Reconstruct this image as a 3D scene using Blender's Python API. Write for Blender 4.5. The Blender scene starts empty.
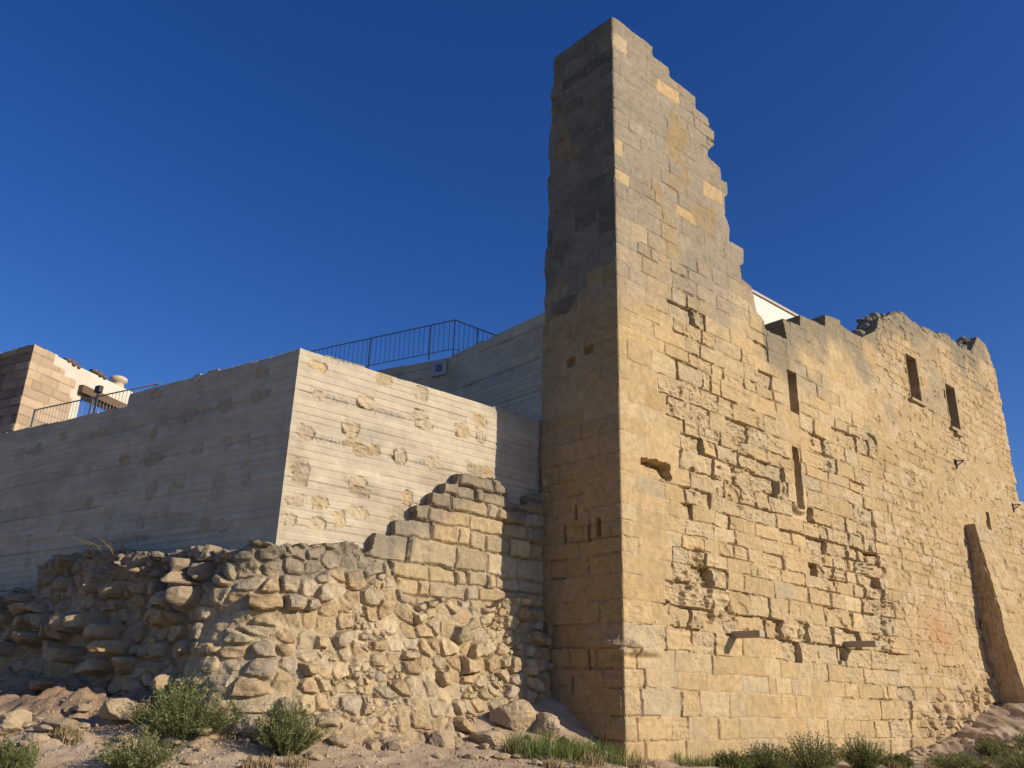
import bpy, math, random
import numpy as np
from mathutils import Vector, Matrix

# ------------------------------------------------------------------ camera, sky, sun, exposure
F, TH, RO, AL = 850.0, math.radians(20.2), math.radians(-1.8), math.radians(49.1)
EYE = np.array([0, 0, 1.6])
SUN_AZ, SUN_EL = math.radians(27.0), math.radians(25.0)      # azimuth measured from the long wall's normal
SUN_E, SKY_E, EXPO = 5.0, 0.108, 0.13

scn = bpy.context.scene
COL = scn.collection
cr, sr = math.cos(RO), math.sin(RO)
ct, st = math.cos(TH), math.sin(TH)

def ray(px, py):
    a, b = px - 512.0, 384.0 - py
    x = cr * a + sr * b; y = -sr * a + cr * b; z = F
    return np.array([x, z * ct - y * st, z * st + y * ct])

right = ray(513, 384) - ray(512, 384)
up = ray(512, 383) - ray(512, 384)
fwd = ray(512, 384) / F
cam = bpy.data.cameras.new('camera')
cam.sensor_width = 36.0
cam.lens = 36.0 * F / 1024.0
cam.clip_start = 0.1
cam.clip_end = 6000
camo = bpy.data.objects.new('camera', cam)
COL.objects.link(camo)
camo.matrix_world = Matrix(((right[0], up[0], -fwd[0], EYE[0]), (right[1], up[1], -fwd[1], EYE[1]),
                            (right[2], up[2], -fwd[2], EYE[2]), (0, 0, 0, 1)))
scn.camera = camo

U = np.array([math.sin(AL), math.cos(AL), 0]); V = np.array([-math.cos(AL), math.sin(AL), 0]); Z = np.array([0, 0, 1.0])
NR, NL = -V, -U
P0 = EYE + ray(626, 755) * (19.0 / ray(626, 755)[1])
P0[2] = 0.0

sun_dir = (NR * math.cos(SUN_AZ) + U * math.sin(SUN_AZ)) * math.cos(SUN_EL) + Z * math.sin(SUN_EL)
wd = bpy.data.worlds.new('World'); scn.world = wd; wd.use_nodes = True
nt = wd.node_tree
sky = nt.nodes.new('ShaderNodeTexSky'); sky.sky_type = 'NISHITA'; sky.sun_disc = False
sky.sun_elevation = SUN_EL; sky.sun_rotation = math.atan2(sun_dir[0], sun_dir[1])
sky.altitude = 900; sky.air_density = 1.0; sky.dust_density = 0.8; sky.ozone_density = 3.0
bg = nt.nodes['Background']; bg.inputs[1].default_value = SKY_E
hs = nt.nodes.new('ShaderNodeHueSaturation'); hs.inputs['Hue'].default_value = 0.519; hs.inputs['Saturation'].default_value = 1.31; hs.inputs['Value'].default_value = 1.0
nt.links.new(sky.outputs[0], hs.inputs['Color']); nt.links.new(hs.outputs[0], bg.inputs[0])
sl = bpy.data.lights.new('sun', 'SUN'); sl.energy = SUN_E; sl.angle = math.radians(0.5); sl.color = (1.0, 0.87, 0.67)
so = bpy.data.objects.new('sun', sl); COL.objects.link(so)
so.rotation_euler = Vector(sun_dir).to_track_quat('Z', 'Y').to_euler()
so.location = (20, -20, 40)
scn.view_settings.view_transform = 'Standard'; scn.view_settings.look = 'None'
scn.view_settings.exposure = EXPO; scn.view_settings.gamma = 1.0
scn.render.engine = 'CYCLES'

# ------------------------------------------------------------------ helpers
def hit(px, py, O, n):
    r = ray(px, py); return EYE + r * (np.dot(O - EYE, n) / np.dot(r, n))

def uz(px, py, O=None, d=None, n=None):
    O = P0 if O is None else O; d = U if d is None else d; n = NR if n is None else n
    p = hit(px, py, O, n); return float(np.dot(p - O, d)), float(p[2])

def wdir(a):
    a = math.radians(a); return np.array([math.sin(a), math.cos(a), 0])

_perm = np.random.RandomState(7).rand(256, 256)
_perm3 = np.random.RandomState(8).rand(64, 64, 64)
def vnoise(x, y):
    xi = np.floor(x).astype(int); yi = np.floor(y).astype(int)
    fx = x - xi; fy = y - yi
    fx = fx * fx * (3 - 2 * fx); fy = fy * fy * (3 - 2 * fy)
    a = _perm[xi & 255, yi & 255]; b = _perm[(xi + 1) & 255, yi & 255]
    c = _perm[xi & 255, (yi + 1) & 255]; d = _perm[(xi + 1) & 255, (yi + 1) & 255]
    return (a * (1 - fx) + b * fx) * (1 - fy) + (c * (1 - fx) + d * fx) * fy
def fbm(x, y, o=4, g=0.5):
    s = 0; a = 1; t = 0
    for i in range(o):
        s = s + a * vnoise(x + 17.3 * i, y + 9.1 * i); t += a; a *= g; x = x * 2.03; y = y * 2.03
    return s / t
def ridged(x, y, o=3):
    s = 0; a = 1; t = 0
    for i in range(o):
        s = s + a * (1 - np.abs(2 * vnoise(x + 31.7 * i, y + 3.3 * i) - 1)); t += a; a *= 0.5; x = x * 2.1; y = y * 2.1
    return s / t
def sstep(a, b, x):
    t = np.clip((x - a) / (b - a), 0, 1); return t * t * (3 - 2 * t)
def mixc(c, d, t):
    return c * (1 - t[..., None]) + np.asarray(d) * t[..., None]
def inpoly(x, y, poly):
    r = np.zeros(x.shape, bool); n = len(poly)
    for i in range(n):
        x0, y0 = poly[i]; x1, y1 = poly[(i + 1) % n]
        if y0 == y1: continue
        c = ((y0 > y) != (y1 > y)) & (x < (x1 - x0) * (y - y0) / (y1 - y0) + x0)
        r ^= c
    return r

def tag(o, label, cat, group=None, kind=None):
    o['label'] = label; o['category'] = cat
    if group: o['group'] = group
    if kind: o['kind'] = kind
    return o
def empty(name, loc=(0, 0, 0), rz=0):
    o = bpy.data.objects.new(name, None); COL.objects.link(o); o.location = loc; o.rotation_euler = (0, 0, rz)
    o.empty_display_size = 0.3; return o
def np_mesh(name, verts, faces, mat, parent=None, color=None, smooth=False):
    """faces: int array (n,4) or (n,3)"""
    me = bpy.data.meshes.new(name)
    verts = np.asarray(verts, dtype=np.float32); faces = np.asarray(faces, dtype=np.int32)
    k = faces.shape[1]
    me.vertices.add(len(verts)); me.vertices.foreach_set('co', verts.ravel())
    me.loops.add(faces.size); me.loops.foreach_set('vertex_index', faces.ravel())
    me.polygons.add(len(faces)); me.polygons.foreach_set('loop_start', np.arange(0, faces.size, k, dtype=np.int32))
    me.polygons.foreach_set('use_smooth', np.full(len(faces), smooth))
    me.update(calc_edges=True)
    if color is not None:
        c = np.ones((len(verts), 4), np.float32); c[:, :3] = color
        at = me.color_attributes.new('tint', 'FLOAT_COLOR', 'POINT'); at.data.foreach_set('color', c.ravel())
    if mat: me.materials.append(mat)
    o = bpy.data.objects.new(name, me); COL.objects.link(o)
    if parent: o.parent = parent
    return o
class MB:
    def __init__(s): s.v = []; s.f = []
    def add(s, vs, fs):
        b = len(s.v); s.v += [tuple(map(float, p)) for p in vs]; s.f += [tuple(i + b for i in f) for f in fs]
    def box(s, c, ax, ay, az):
        c, ax, ay, az = map(np.asarray, (c, ax, ay, az))
        vs = [c + i * ax + j * ay + k * az for k in (-.5, .5) for j in (-.5, .5) for i in (-.5, .5)]
        s.add(vs, [(0, 2, 3, 1), (4, 5, 7, 6), (0, 1, 5, 4), (2, 6, 7, 3), (0, 4, 6, 2), (1, 3, 7, 5)])
    def tube(s, pts, rad, n=8, cap=True):
        pts = [np.asarray(p, float) for p in pts]; rings = []
        rad = rad if isinstance(rad, (list, tuple)) else [rad] * len(pts)
        for i, p in enumerate(pts):
            t = pts[min(i + 1, len(pts) - 1)] - pts[max(i - 1, 0)]; t /= np.linalg.norm(t)
            a = np.cross(t, (0, 0, 1.0));
            if np.linalg.norm(a) < 1e-3: a = np.array([1.0, 0, 0])
            a /= np.linalg.norm(a); b = np.cross(t, a)
            rings.append([p + rad[i] * (math.cos(q) * a + math.sin(q) * b) for q in np.linspace(0, 2 * math.pi, n, endpoint=False)])
        vs = [q for r in rings for q in r]; fs = []
        for i in range(len(pts) - 1):
            for j in range(n): fs.append((i * n + j, i * n + (j + 1) % n, (i + 1) * n + (j + 1) % n, (i + 1) * n + j))
        if cap: fs += [tuple(range(n))[::-1], tuple(range((len(pts) - 1) * n, len(pts) * n))]
        s.add(vs, fs)
    def build(s, name, mat, parent=None, smooth=False, bevel=0):
        me = bpy.data.meshes.new(name); me.from_pydata(s.v, [], s.f); me.update()
        if smooth: me.polygons.foreach_set('use_smooth', [True] * len(me.polygons))
        me.materials.append(mat)
        o = bpy.data.objects.new(name, me); COL.objects.link(o)
        if parent: o.parent = parent
        if bevel:
            m = o.modifiers.new('bevel', 'BEVEL'); m.width = bevel; m.segments = 2
        return o

def sheet(name, Fp, Bp, mask, color, mat, parent=None, closeback=8, smooth=False):
    """a wall: displaced front grid Fp (m,n,3), back grid Bp, cell mask (m-1,n-1); returns one closed mesh"""
    m, n = Fp.shape[:2]
    idx = np.arange(m * n).reshape(m, n)
    ci, cj = np.nonzero(mask)
    q = np.stack([idx[ci, cj], idx[ci, cj + 1], idx[ci + 1, cj + 1], idx[ci + 1, cj]], 1)
    N = m * n; fs = [q]
    pm = np.zeros((m + 1, n + 1), bool); pm[1:-1, 1:-1] = mask
    def side(cond, a, b):
        i, j = np.nonzero(cond)
        va = idx[i + a[0], j + a[1]]; vb = idx[i + b[0], j + b[1]]
        fs.append(np.stack([vb, va, va + N, vb + N], 1))
    core = pm[1:-1, 1:-1]
    side(core & ~pm[:-2, 1:-1], (0, 0), (0, 1))      # bottom edge
    side(core & ~pm[2:, 1:-1], (1, 1), (1, 0))       # top edge
    side(core & ~pm[1:-1, :-2], (1, 0), (0, 0))      # left edge
    side(core & ~pm[1:-1, 2:], (0, 1), (1, 1))       # right edge
    if closeback:
        k = closeback
        M, K = (m - 1) // k, (n - 1) // k
        blk = mask[:M * k, :K * k].reshape(M, k, K, k).all(axis=(1, 3))
        bi, bj = np.nonzero(blk); bi = bi * k; bj = bj * k
        fs.append(np.stack([idx[bi, bj], idx[bi + k, bj], idx[bi + k, bj + k], idx[bi, bj + k]], 1) + N)
    f = np.concatenate(fs)
    vs = np.concatenate([Fp.reshape(-1, 3), Bp.reshape(-1, 3)])
    cc = np.concatenate([color.reshape(-1, 3)] * 2)
    used = np.unique(f); remap = np.full(2 * N, -1, np.int64); remap[used] = np.arange(len(used))
    return np_mesh(name, vs[used], remap[f], mat, parent, cc[used], smooth)

# ------------------------------------------------------------------ materials
def new_mat(name):
    m = bpy.data.materials.new(name); m.use_nodes = True
    return m, m.node_tree, m.node_tree.nodes['Principled BSDF']
def stone_mat(name, base=None, n1=6.0, n2=45.0, var=0.35, bump=0.35, dist=0.012, rough=0.92, specks=0.0):
    """colour comes from the per-stone tint attribute (or a base colour), broken up by noise and roughened by a bump"""
    m, t, b = new_mat(name); L = t.links.new
    tc = t.nodes.new('ShaderNodeTexCoord')
    def noise(sc, det=6):
        n = t.nodes.new('ShaderNodeTexNoise'); n.inputs['Scale'].default_value = sc; n.inputs['Detail'].default_value = det
        n.inputs['Roughness'].default_value = 0.62
        L(tc.outputs['Object'], n.inputs['Vector']); return n
    a, c = noise(n1), noise(n2)
    mul = t.nodes.new('ShaderNodeMath'); mul.operation = 'ADD'; L(a.outputs[0], mul.inputs[0]); L(c.outputs[0], mul.inputs[1])
    mr = t.nodes.new('ShaderNodeMapRange'); mr.inputs[1].default_value = 0.6; mr.inputs[2].default_value = 1.4
    mr.inputs[3].default_value = (1 - var) * .86; mr.inputs[4].default_value = (1 + var) * .86
    L(mul.outputs[0], mr.inputs[0])
    mx = t.nodes.new('ShaderNodeMix'); mx.data_type = 'RGBA'; mx.blend_type = 'MULTIPLY'; mx.inputs[0].default_value = 1
    if base is None:
        at = t.nodes.new('ShaderNodeAttribute'); at.attribute_name = 'tint'; L(at.outputs['Color'], mx.inputs[6])
    else:
        mx.inputs[6].default_value = (*base, 1)
    L(mr.outputs[0], mx.inputs[7]); L(mx.outputs[2], b.inputs['Base Color'])
    b.inputs['Roughness'].default_value = rough; b.inputs['Specular IOR Level'].default_value = 0.15
    bp = t.nodes.new('ShaderNodeBump'); bp.inputs['Strength'].default_value = bump; bp.inputs['Distance'].default_value = dist
    L(mul.outputs[0], bp.inputs['Height']); L(bp.outputs[0], b.inputs['Normal'])
    return m
def plain_mat(name, c, rough=0.6, metal=0.0, nscale=20, var=0.15):
    m = stone_mat(name, c, nscale * .4, nscale * 3, var, 0.15, 0.004, rough)
    m.node_tree.nodes['Principled BSDF'].inputs['Metallic'].default_value = metal
    return m
M_ASHLAR = stone_mat('weathered_sandstone', None, 6, 34, 0.36, 0.5, 0.03)
M_CONC = stone_mat('board_marked_concrete', None, 4, 60, 0.22, 0.35, 0.012)
M_RUBBLE = stone_mat('rubble_stone', None, 7, 40, 0.4, 0.6, 0.04)
M_RENDER = stone_mat('whitewashed_render', None, 3, 30, 0.12, 0.25, 0.01)
M_WHITE = stone_mat('white_render', (0.78, 0.75, 0.70), 2, 30, 0.08, 0.2, 0.01)
M_TILE = plain_mat('clay_tile', (0.17, 0.125, 0.10), 0.85)
M_STEEL = plain_mat('grey_painted_steel', (0.26, 0.27, 0.29), 0.5, 0.3)
M_DARKSTEEL = plain_mat('dark_steel', (0.05, 0.055, 0.06), 0.5, 0.3)
M_WOOD = plain_mat('weathered_timber', (0.16, 0.11, 0.07), 0.85, 0, 30, 0.3)
M_BEAM = stone_mat('grey_limestone', (0.44, 0.37, 0.27), 5, 40, 0.15, 0.3, 0.01)
M_FRAME = stone_mat('tan_limestone', (0.40, 0.31, 0.20), 5, 40, 0.2, 0.3, 0.01)
M_CORE = stone_mat('grey_core_rubble', (.27, .25, .21), 4, 30, .5, .6, .03)
M_DARK = plain_mat('unlit_room_shade', (0.03, 0.026, 0.022), 0.95)  # near black, paints the shade of the unlit rooms behind the windows
M_GROUND = stone_mat('dry_earth', None, 3, 30, 0.35, 0.7, 0.03)
M_PLAQUE = plain_mat('white_plate', (0.42, 0.42, 0.43), 0.6)
M_BLUE = plain_mat('dark_blue_paint', (0.12, 0.17, 0.27), 0.6)
M_ROCK = stone_mat('loose_rock', (0.43, 0.33, 0.215), 4, 30, 0.35, 0.6, 0.03)
M_DRYTWIG = plain_mat('dry_stalk', (0.36, 0.27, 0.14), 0.9)
M_STEM = plain_mat('green_stem', (0.10, 0.12, 0.045), 0.85)
def leaf_mat(name, c, c2):
    m, t, b = new_mat(name); L = t.links.new
    tc = t.nodes.new('ShaderNodeTexCoord'); n = t.nodes.new('ShaderNodeTexNoise'); n.inputs['Scale'].default_value = 5
    L(tc.outputs['Object'], n.inputs['Vector'])
    mr = t.nodes.new('ShaderNodeMapRange'); mr.inputs[1].default_value = .35; mr.inputs[2].default_value = .65; L(n.outputs[0], mr.inputs[0])
    mx = t.nodes.new('ShaderNodeMix'); mx.data_type = 'RGBA'; mx.inputs[6].default_value = (*c, 1); mx.inputs[7].default_value = (*c2, 1)
    L(mr.outputs[0], mx.inputs[0]); L(mx.outputs[2], b.inputs['Base Color'])
    b.inputs['Roughness'].default_value = 0.65; b.inputs['Specular IOR Level'].default_value = 0.2
    tr = t.nodes.new('ShaderNodeBsdfTranslucent'); L(mx.outputs[2], tr.inputs[0])
    ad = t.nodes.new('ShaderNodeMixShader'); ad.inputs[0].default_value = 0.3
    L(b.outputs[0], ad.inputs[1]); L(tr.outputs[0], ad.inputs[2]); L(ad.outputs[0], t.nodes['Material Output'].inputs[0])
    return m
M_LEAF = leaf_mat('shrub_leaf', (0.15, 0.165, 0.06), (0.28, 0.29, 0.13))
M_LEAFDARK = leaf_mat('dark_shrub_leaf', (0.10, 0.12, 0.04), (0.19, 0.20, 0.075))
M_GRASS = leaf_mat('grass_blade', (0.10, 0.15, 0.035), (0.22, 0.25, 0.08))

# ------------------------------------------------------------------ ground
W56 = wdir(-56)
W60 = wdir(-57.5)
RC = P0 + V * 2.55 - U * 7.35                        # corner of the rubble wall
def wallbase(u):
    return np.interp(u, [-3, 0, 6, 11.5, 14, 17, 20, 26, 40], [0.22, 0.22, 0.20, 0.22, 0.6, 1.35, 2.0, 2.9, 4.0])
def ground_z(x, y):
    a = (x - P0[0]) * U[0] + (y - P0[1]) * U[1]; b = (x - P0[0]) * V[0] + (y - P0[1]) * V[1]
    g = (0.0125 + 0.0125 * sstep(0.8, -2.5, a)) * np.clip(y, 0, 20)
    # along the long wall
    tr = np.clip(-b, 0, None)
    wgt = np.exp(-(tr / 5.0) ** 2) * sstep(-2.5, 0.5, a)
    z = g * (1 - wgt) + wallbase(a) * wgt
    # talus against the rubble wall, front part
    sfront = np.clip(a, -7.6, 0.3)
    d = np.hypot(a - sfront, np.clip(2.3 - b, 0, None))
    zf = np.interp(sfront, [-7.6, -5.5, -3.5, -1.6, 0.3], [0.80, 0.85, 0.98, 1.4, 1.75])
    w1 = np.exp(-(d / 1.5) ** 1.6)
    z = np.maximum(z, g + (zf - g) * w1)
    # bank in front of the rubble wall, left part
    lx = (x - RC[0]) * W56[0] + (y - RC[1]) * W56[1]
    nx, ny = -W56[1], W56[0]                          # towards the camera
    if nx * (EYE[0] - RC[0]) + ny * (EYE[1] - RC[1]) < 0: nx, ny = -nx, -ny
    ld = (x - RC[0]) * nx + (y - RC[1]) * ny
    zl = np.interp(lx, [-1, 0.2, 1.6, 3.5, 6, 12], [0.7, 0.85, 1.25, 1.5, 1.62, 1.75])
    w2 = np.exp(-(np.clip(ld, 0, None) / 2.6) ** 2) * sstep(-1.0, 0.8, lx)
    z = np.maximum(z, g + (zl - g) * w2)
    nf = sstep(60, 25, np.hypot(x, y - 10))
    z = z + nf * ((fbm(x * .7, y * .7, 4) - .5) * .14 + (fbm(x * 3.1 + 5, y * 3.1, 4) - .5) * .12)
    bank = w2 * sstep(.12, .4, w2) * nf
    z = z + bank * ((ridged(x * 1.1, y * 1.3, 4) - .55) * .55 + (fbm(x * 4, y * 4, 4) - .5) * .30 + (ridged(x * 5, y * 5, 3) - .6) * .16)
    slope = sstep(10.5, 14, a) * np.exp(-(tr / 5.0) ** 2) * nf
    z = z + slope * ((ridged(x * .9 + 4, y * .9, 4) - .55) * .5 + (fbm(x * 3.6, y * 3.6, 4) - .5) * .28)
    return z
def gz(x, y): return float(ground_z(np.array([x]), np.array([y]))[0])
def axis(lo, hi, fine0, fine1, step):
    c = list(np.arange(fine0, fine1, step)); s = step; p = fine0; L = []
    while p > lo: s *= 1.35; p -= s; L.append(p)
    s = step; q = c[-1]; R = []
    while q < hi: s *= 1.35; q += s; R.append(q)
    return np.array(L[::-1] + c + R)
gx, gy = axis(-1500, 1500, -12, 18, 0.055), axis(-300, 2500, 11.5, 28, 0.055)
GX, GY = np.meshgrid(gx, gy)
GZ = ground_z(GX, GY)
n1 = fbm(GX * .9, GY * .9, 4); n2 = fbm(GX * 5, GY * 5, 3)
gc = np.empty(GX.shape + (3,)); gc[:] = (0.47, 0.365, 0.255)
gc = mixc(gc, (0.43, 0.325, 0.225), sstep(.45, .65, n1)); gc = mixc(gc, (0.49, 0.39, 0.28), sstep(.55, .7, n2) * .6)
bk0 = sstep(.75, 1.2, GZ) * sstep(-1.5, -4, GX)
gc = mixc(gc, (.31, .205, .13), bk0 * .8)
fld = sstep(11.5, 6, GY) + sstep(45, 70, np.hypot(GX, GY - 20))
gc = mixc(gc, np.array([.19, .155, .09]) * (.7 + .6 * n1)[..., None], np.clip(fld, 0, 1))
idx = np.arange(GX.size).reshape(GX.shape)
q = np.stack([idx[:-1, :-1], idx[:-1, 1:], idx[1:, 1:], idx[1:, :-1]], -1).reshape(-1, 4)
gr = np_mesh('ground', np.stack([GX, GY, GZ], -1).reshape(-1, 3), q, M_GROUND, None, gc.reshape(-1, 3), True)
gr['kind'] = 'structure'

# ------------------------------------------------------------------ ashlar pattern
def ashlar(S, Zg, bounds, rng, wmin, wmax, wob=0.012, corner=None):
    """block id, distance to the nearest vertical / horizontal joint, local coordinates, block centre"""
    Zw = Zg + (fbm(S * .6, Zg * .6 + 40, 3) - .5) * .10 + (fbm(S * 5, Zg * 5, 2) - .5) * wob * 2
    Sw = S + (fbm(S * 4 + 11, Zg * 4, 2) - .5) * wob * 2.5
    bounds = np.asarray(bounds)
    ci = np.clip(np.searchsorted(bounds, Zw) - 1, 0, len(bounds) - 2)
    z0, z1 = bounds[ci], bounds[ci + 1]
    ids = np.zeros(S.shape, int); s0 = np.zeros(S.shape); s1 = np.zeros(S.shape); base = 0
    lo, hi = S.min() - 2, S.max() + 2
    for k in range(len(bounds) - 1):
        hgt = bounds[k + 1] - bounds[k]
        e = [lo]
        while e[-1] < hi:
            w = rng.uniform(wmin, wmax) * (0.6 + hgt) * (0.55 if rng.rand() < .18 else 1); e.append(e[-1] + w)
        e = np.array(e)
        if corner is not None:                        # no joint close to the corner
            e = e[np.abs(e - corner) > .26]
        sel = ci == k
        if not sel.any(): base += len(e); continue
        j = np.clip(np.searchsorted(e, Sw[sel]) - 1, 0, len(e) - 2)
        ids[sel] = base + j; s0[sel] = e[j]; s1[sel] = e[j + 1]; base += len(e)
    ds = np.minimum(Sw - s0, s1 - Sw); dz = np.minimum(Zw - z0, z1 - Zw)
    lu = (Sw - (s0 + s1) / 2) / (s1 - s0) * 2; lz = (Zw - (z0 + z1) / 2) / (z1 - z0) * 2
    return ids, ds, dz, lu, lz, (s0 + s1) / 2, (z0 + z1) / 2, base

def voronoi(x, y, cell, seed, asp=1.35):
    """F1, F2, id, offset to the cell centre; cells wider than high"""
    x = x / (cell * asp); y = y / cell
    xi = np.floor(x).astype(int); yi = np.floor(y).astype(int)
    tab = np.random.RandomState(seed).rand(128, 128, 2)
    f1 = np.full(x.shape, 9.); f2 = np.full(x.shape, 9.); idn = np.zeros(x.shape, int); ox = np.zeros(x.shape); oy = np.zeros(x.shape)
    for i in (-1, 0, 1):
        for j in (-1, 0, 1):
            cx, cy = xi + i, yi + j; t = tab[cx & 127, cy & 127]
            dx = cx + .12 + .76 * t[..., 0] - x; dy = cy + .12 + .76 * t[..., 1] - y
            d = (np.abs(dx) ** 2.6 + np.abs(dy) ** 2.6) ** (1 / 2.6)
            l1 = d < f1; f2 = np.where(l1, f1, np.minimum(f2, d)); idn = np.where(l1, ((cx & 127) * 128 + (cy & 127)), idn)
            ox = np.where(l1, dx, ox); oy = np.where(l1, dy, oy); f1 = np.minimum(f1, d)
    return f1, f2, idn, ox, oy
TAN = np.array([0.50, 0.365, 0.20]); PALE = np.array([0.52, 0.40, 0.245]); GREY = np.array([0.42, 0.345, 0.23]); ORNG = np.array([0.49, 0.335, 0.16])

# ------------------------------------------------------------------ the stone fortress: tower and long wall in one masonry skin
def P(*pts): return [uz(*p) for p in pts]
top_px = [(612, 15), (652.8, 46.9), (653.4, 56.3), (668.4, 67.2), (669, 76.6), (695, 96.9), (695.6, 109), (707.5, 118), (709, 126.6),
          (714.4, 131), (714.4, 145), (708, 150), (707.5, 156), (720, 168.8), (721, 179.7), (727, 182.8), (727.8, 193.8), (724.7, 197),
          (724.7, 215.6), (729.4, 228), (729, 241), (743.4, 249), (743.4, 263), (740, 266), (742, 279), (751, 287), (757, 312), (764, 321),
          (765, 329), (773, 334), (787, 339), (783, 319), (800, 326), (799.5, 315), (825, 326.5), (825, 315), (840, 320), (841, 325), (849, 331), (862, 338),
          (864, 336), (876, 331), (879, 318.6), (899, 311.7), (903, 312), (912, 321.5), (916, 322), (920, 326), (927.5, 328), (938, 334), (940, 332), (948, 335), (954, 340), (961, 347),
          (971.5, 351), (977, 337), (980, 339), (986, 346)]
poly = P(*top_px)
poly = [(u + .0056 * z * float(sstep(12, 8, u)), z) for u, z in poly]
ZT = poly[0][1]
poly[-1] = (25.0, poly[-1][1]); 
poly += [(25.55, poly[-1][1] - 1.0), (25.6, 10.15), (34, 10.3), (34, -1.5), (-5, -1.5), (-5, ZT)]

s_neg = -np.arange(0, 2.80, 0.027)[::-1]
sp = [0.0]
while sp[-1] < 34: sp.append(sp[-1] + 0.027 * max(1, 1 + (sp[-1] - 6) / 16.0))
s_pos = np.array(sp)
SS = np.concatenate([s_neg, s_pos[1:]])
ZZ = np.arange(-0.6, 20.0, 0.0265)
S, ZG = np.meshgrid(SS, ZZ)
rng = np.random.RandomState(21)
bounds = [-1.0]
while bounds[-1] < 20.5: bounds.append(bounds[-1] + rng.choice([.36, .42, .46, .5, .54]) * rng.uniform(.94, 1.06))
ids, ds, dz, lu, lz, bs, bz, nb = ashlar(S, ZG, bounds, rng, .55, 1.35, .014, 0.0)
R = [rng.rand(nb + 10)[ids] for _ in range(9)]
isR = (S >= 0)
# erosion map, evaluated per block and per point
def erosion(s, z):
    e = sstep(1.0, 2.6, s) * sstep(2.4, 3.2, z) * sstep(11.5, 9.0, z)
    e = e * (0.38 + 0.62 * sstep(.38, .66, fbm(s * .45 + 3, z * .55, 3)))
    low = 0.22 + 0.25 * sstep(.5, .65, fbm(s * .6, z * .6 + 9, 2))
    e = np.maximum(e, np.where(z < 3, low, 0))
    e = np.maximum(e, np.where(z >= 9, 0.16 + .34 * sstep(.48, .62, fbm(s * .7 + 21, z * .8, 3)) * sstep(1.2, 2.2, s) * sstep(12.6, 11.5, z) * (s < 8) + .15 * sstep(.5, .7, fbm(s * .5 + 7, z * .5, 2)), 0.12))
    e = np.where(s < 0, 0.16 + 0.2 * sstep(8, 5, z), e)
    for (pu, pz, ru, rz, k) in ((2.7, 4.2, .9, .7, .9), (3.6, 3.7, 1.0, .6, .8), (11.6, 5.6, .7, 1.0, 1.0), (12.3, 4.3, .7, 1.0, .9), (10.6, 6.2, .8, .5, .7),
                                (12.6, 1.3, .6, 1.2, .9), (7.0, 8.2, 1.4, 1.0, .4), (4.4, 8.6, 1.6, 1.0, .4), (3.3, 3.3, 8, .35, .4)):
        e = e + k * np.exp(-((s - pu) / ru) ** 2 - ((z - pz) / rz) ** 2) * (s > 0)
    return e
pl_edge = np.interp(ZG, [0, 2, 4, 6, 8, 10, 13], [13.2, 13.3, 13.0, 12.2, 12.6, 13.2, 13.4]) + (fbm(S * .3, ZG * 1.2, 3) - .5) * 1.6
plast = sstep(-.35, .35, S - pl_edge)
keepout = lambda s, z: 1 - .75 * np.exp(-((s - 7.75) / .55) ** 2) * sstep(6.5, 7, z) * sstep(11.6, 11, z)
E_b = erosion(bs, bz); E_p = erosion(S, ZG)
E = np.clip(0.65 * E_b + 0.35 * E_p, 0, 1.6) * keepout(S, ZG)
E = E * (1 - .82 * plast)
dj = np.minimum(ds, dz)
h = np.zeros(S.shape)
h += np.where(R[0] < .16 + .26 * E, -(R[1] ** 2.0) * 0.24 * np.clip(E - .18, 0, 2), (R[1]) * 0.035 * E)
miss = (R[0] > .925) * sstep(.28, .45, E) * (bz > 2.8) * (bz < 7.6)
h -= miss * (.07 + .16 * R[1])
h += ((R[2] - .62) * lu * .085 + (R[3] - .5) * lz * .05) * np.clip(E, 0, 1)
rd = 0.022 + .055 * np.clip(E, 0, 1.2) * R[4] ** 2
jpatch = sstep(.38, .6, fbm(S * .9 + 60, ZG * 1.1, 3))
h -= (0.003 + .007 * jpatch + .032 * np.clip(E - .15, 0, 1.2) * (.15 + R[5]) * (.3 + .9 * jpatch)) * (1 - sstep(0, rd, dj)) * (1 - .8 * plast)
h += (fbm(S * 2.2, ZG * 2.6, 4) - .5) * (.015 + .10 * E)
h += (ridged(S * 5 + 3, ZG * 13, 3) - .6) * (.004 + .05 * E * (R[6] > .6))
pit = (R[6] > .58) * np.clip(E * 1.3, 0, 1)
h += ((fbm(S * 9, ZG * 12, 3) - .5) * .07 - .012) * pit + (fbm(S * 14, ZG * 17, 2) - .5) * .02 * np.clip(E, 0, 1)
lay = vnoise(S * 1.1 + 40 * R[7], ZG * 16 + 9)
h += (lay - .5) * .075 * np.clip(E - .25, 0, 1) * (R[8] > .5)
cav = sstep(.60, .72, fbm(S * 2.6 + 50, ZG * 3.4, 3)) * np.clip(E - .45, 0, 1)
h -= cav * .15
# open joints
oj = (fbm(S * 1.4 + 90, ZG * 1.7, 2) > .55) & (dj < .028)
E = np.minimum(E, 1.25)
h -= np.where(oj, .10 * np.clip(E - .12, 0, 1), 0)
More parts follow.
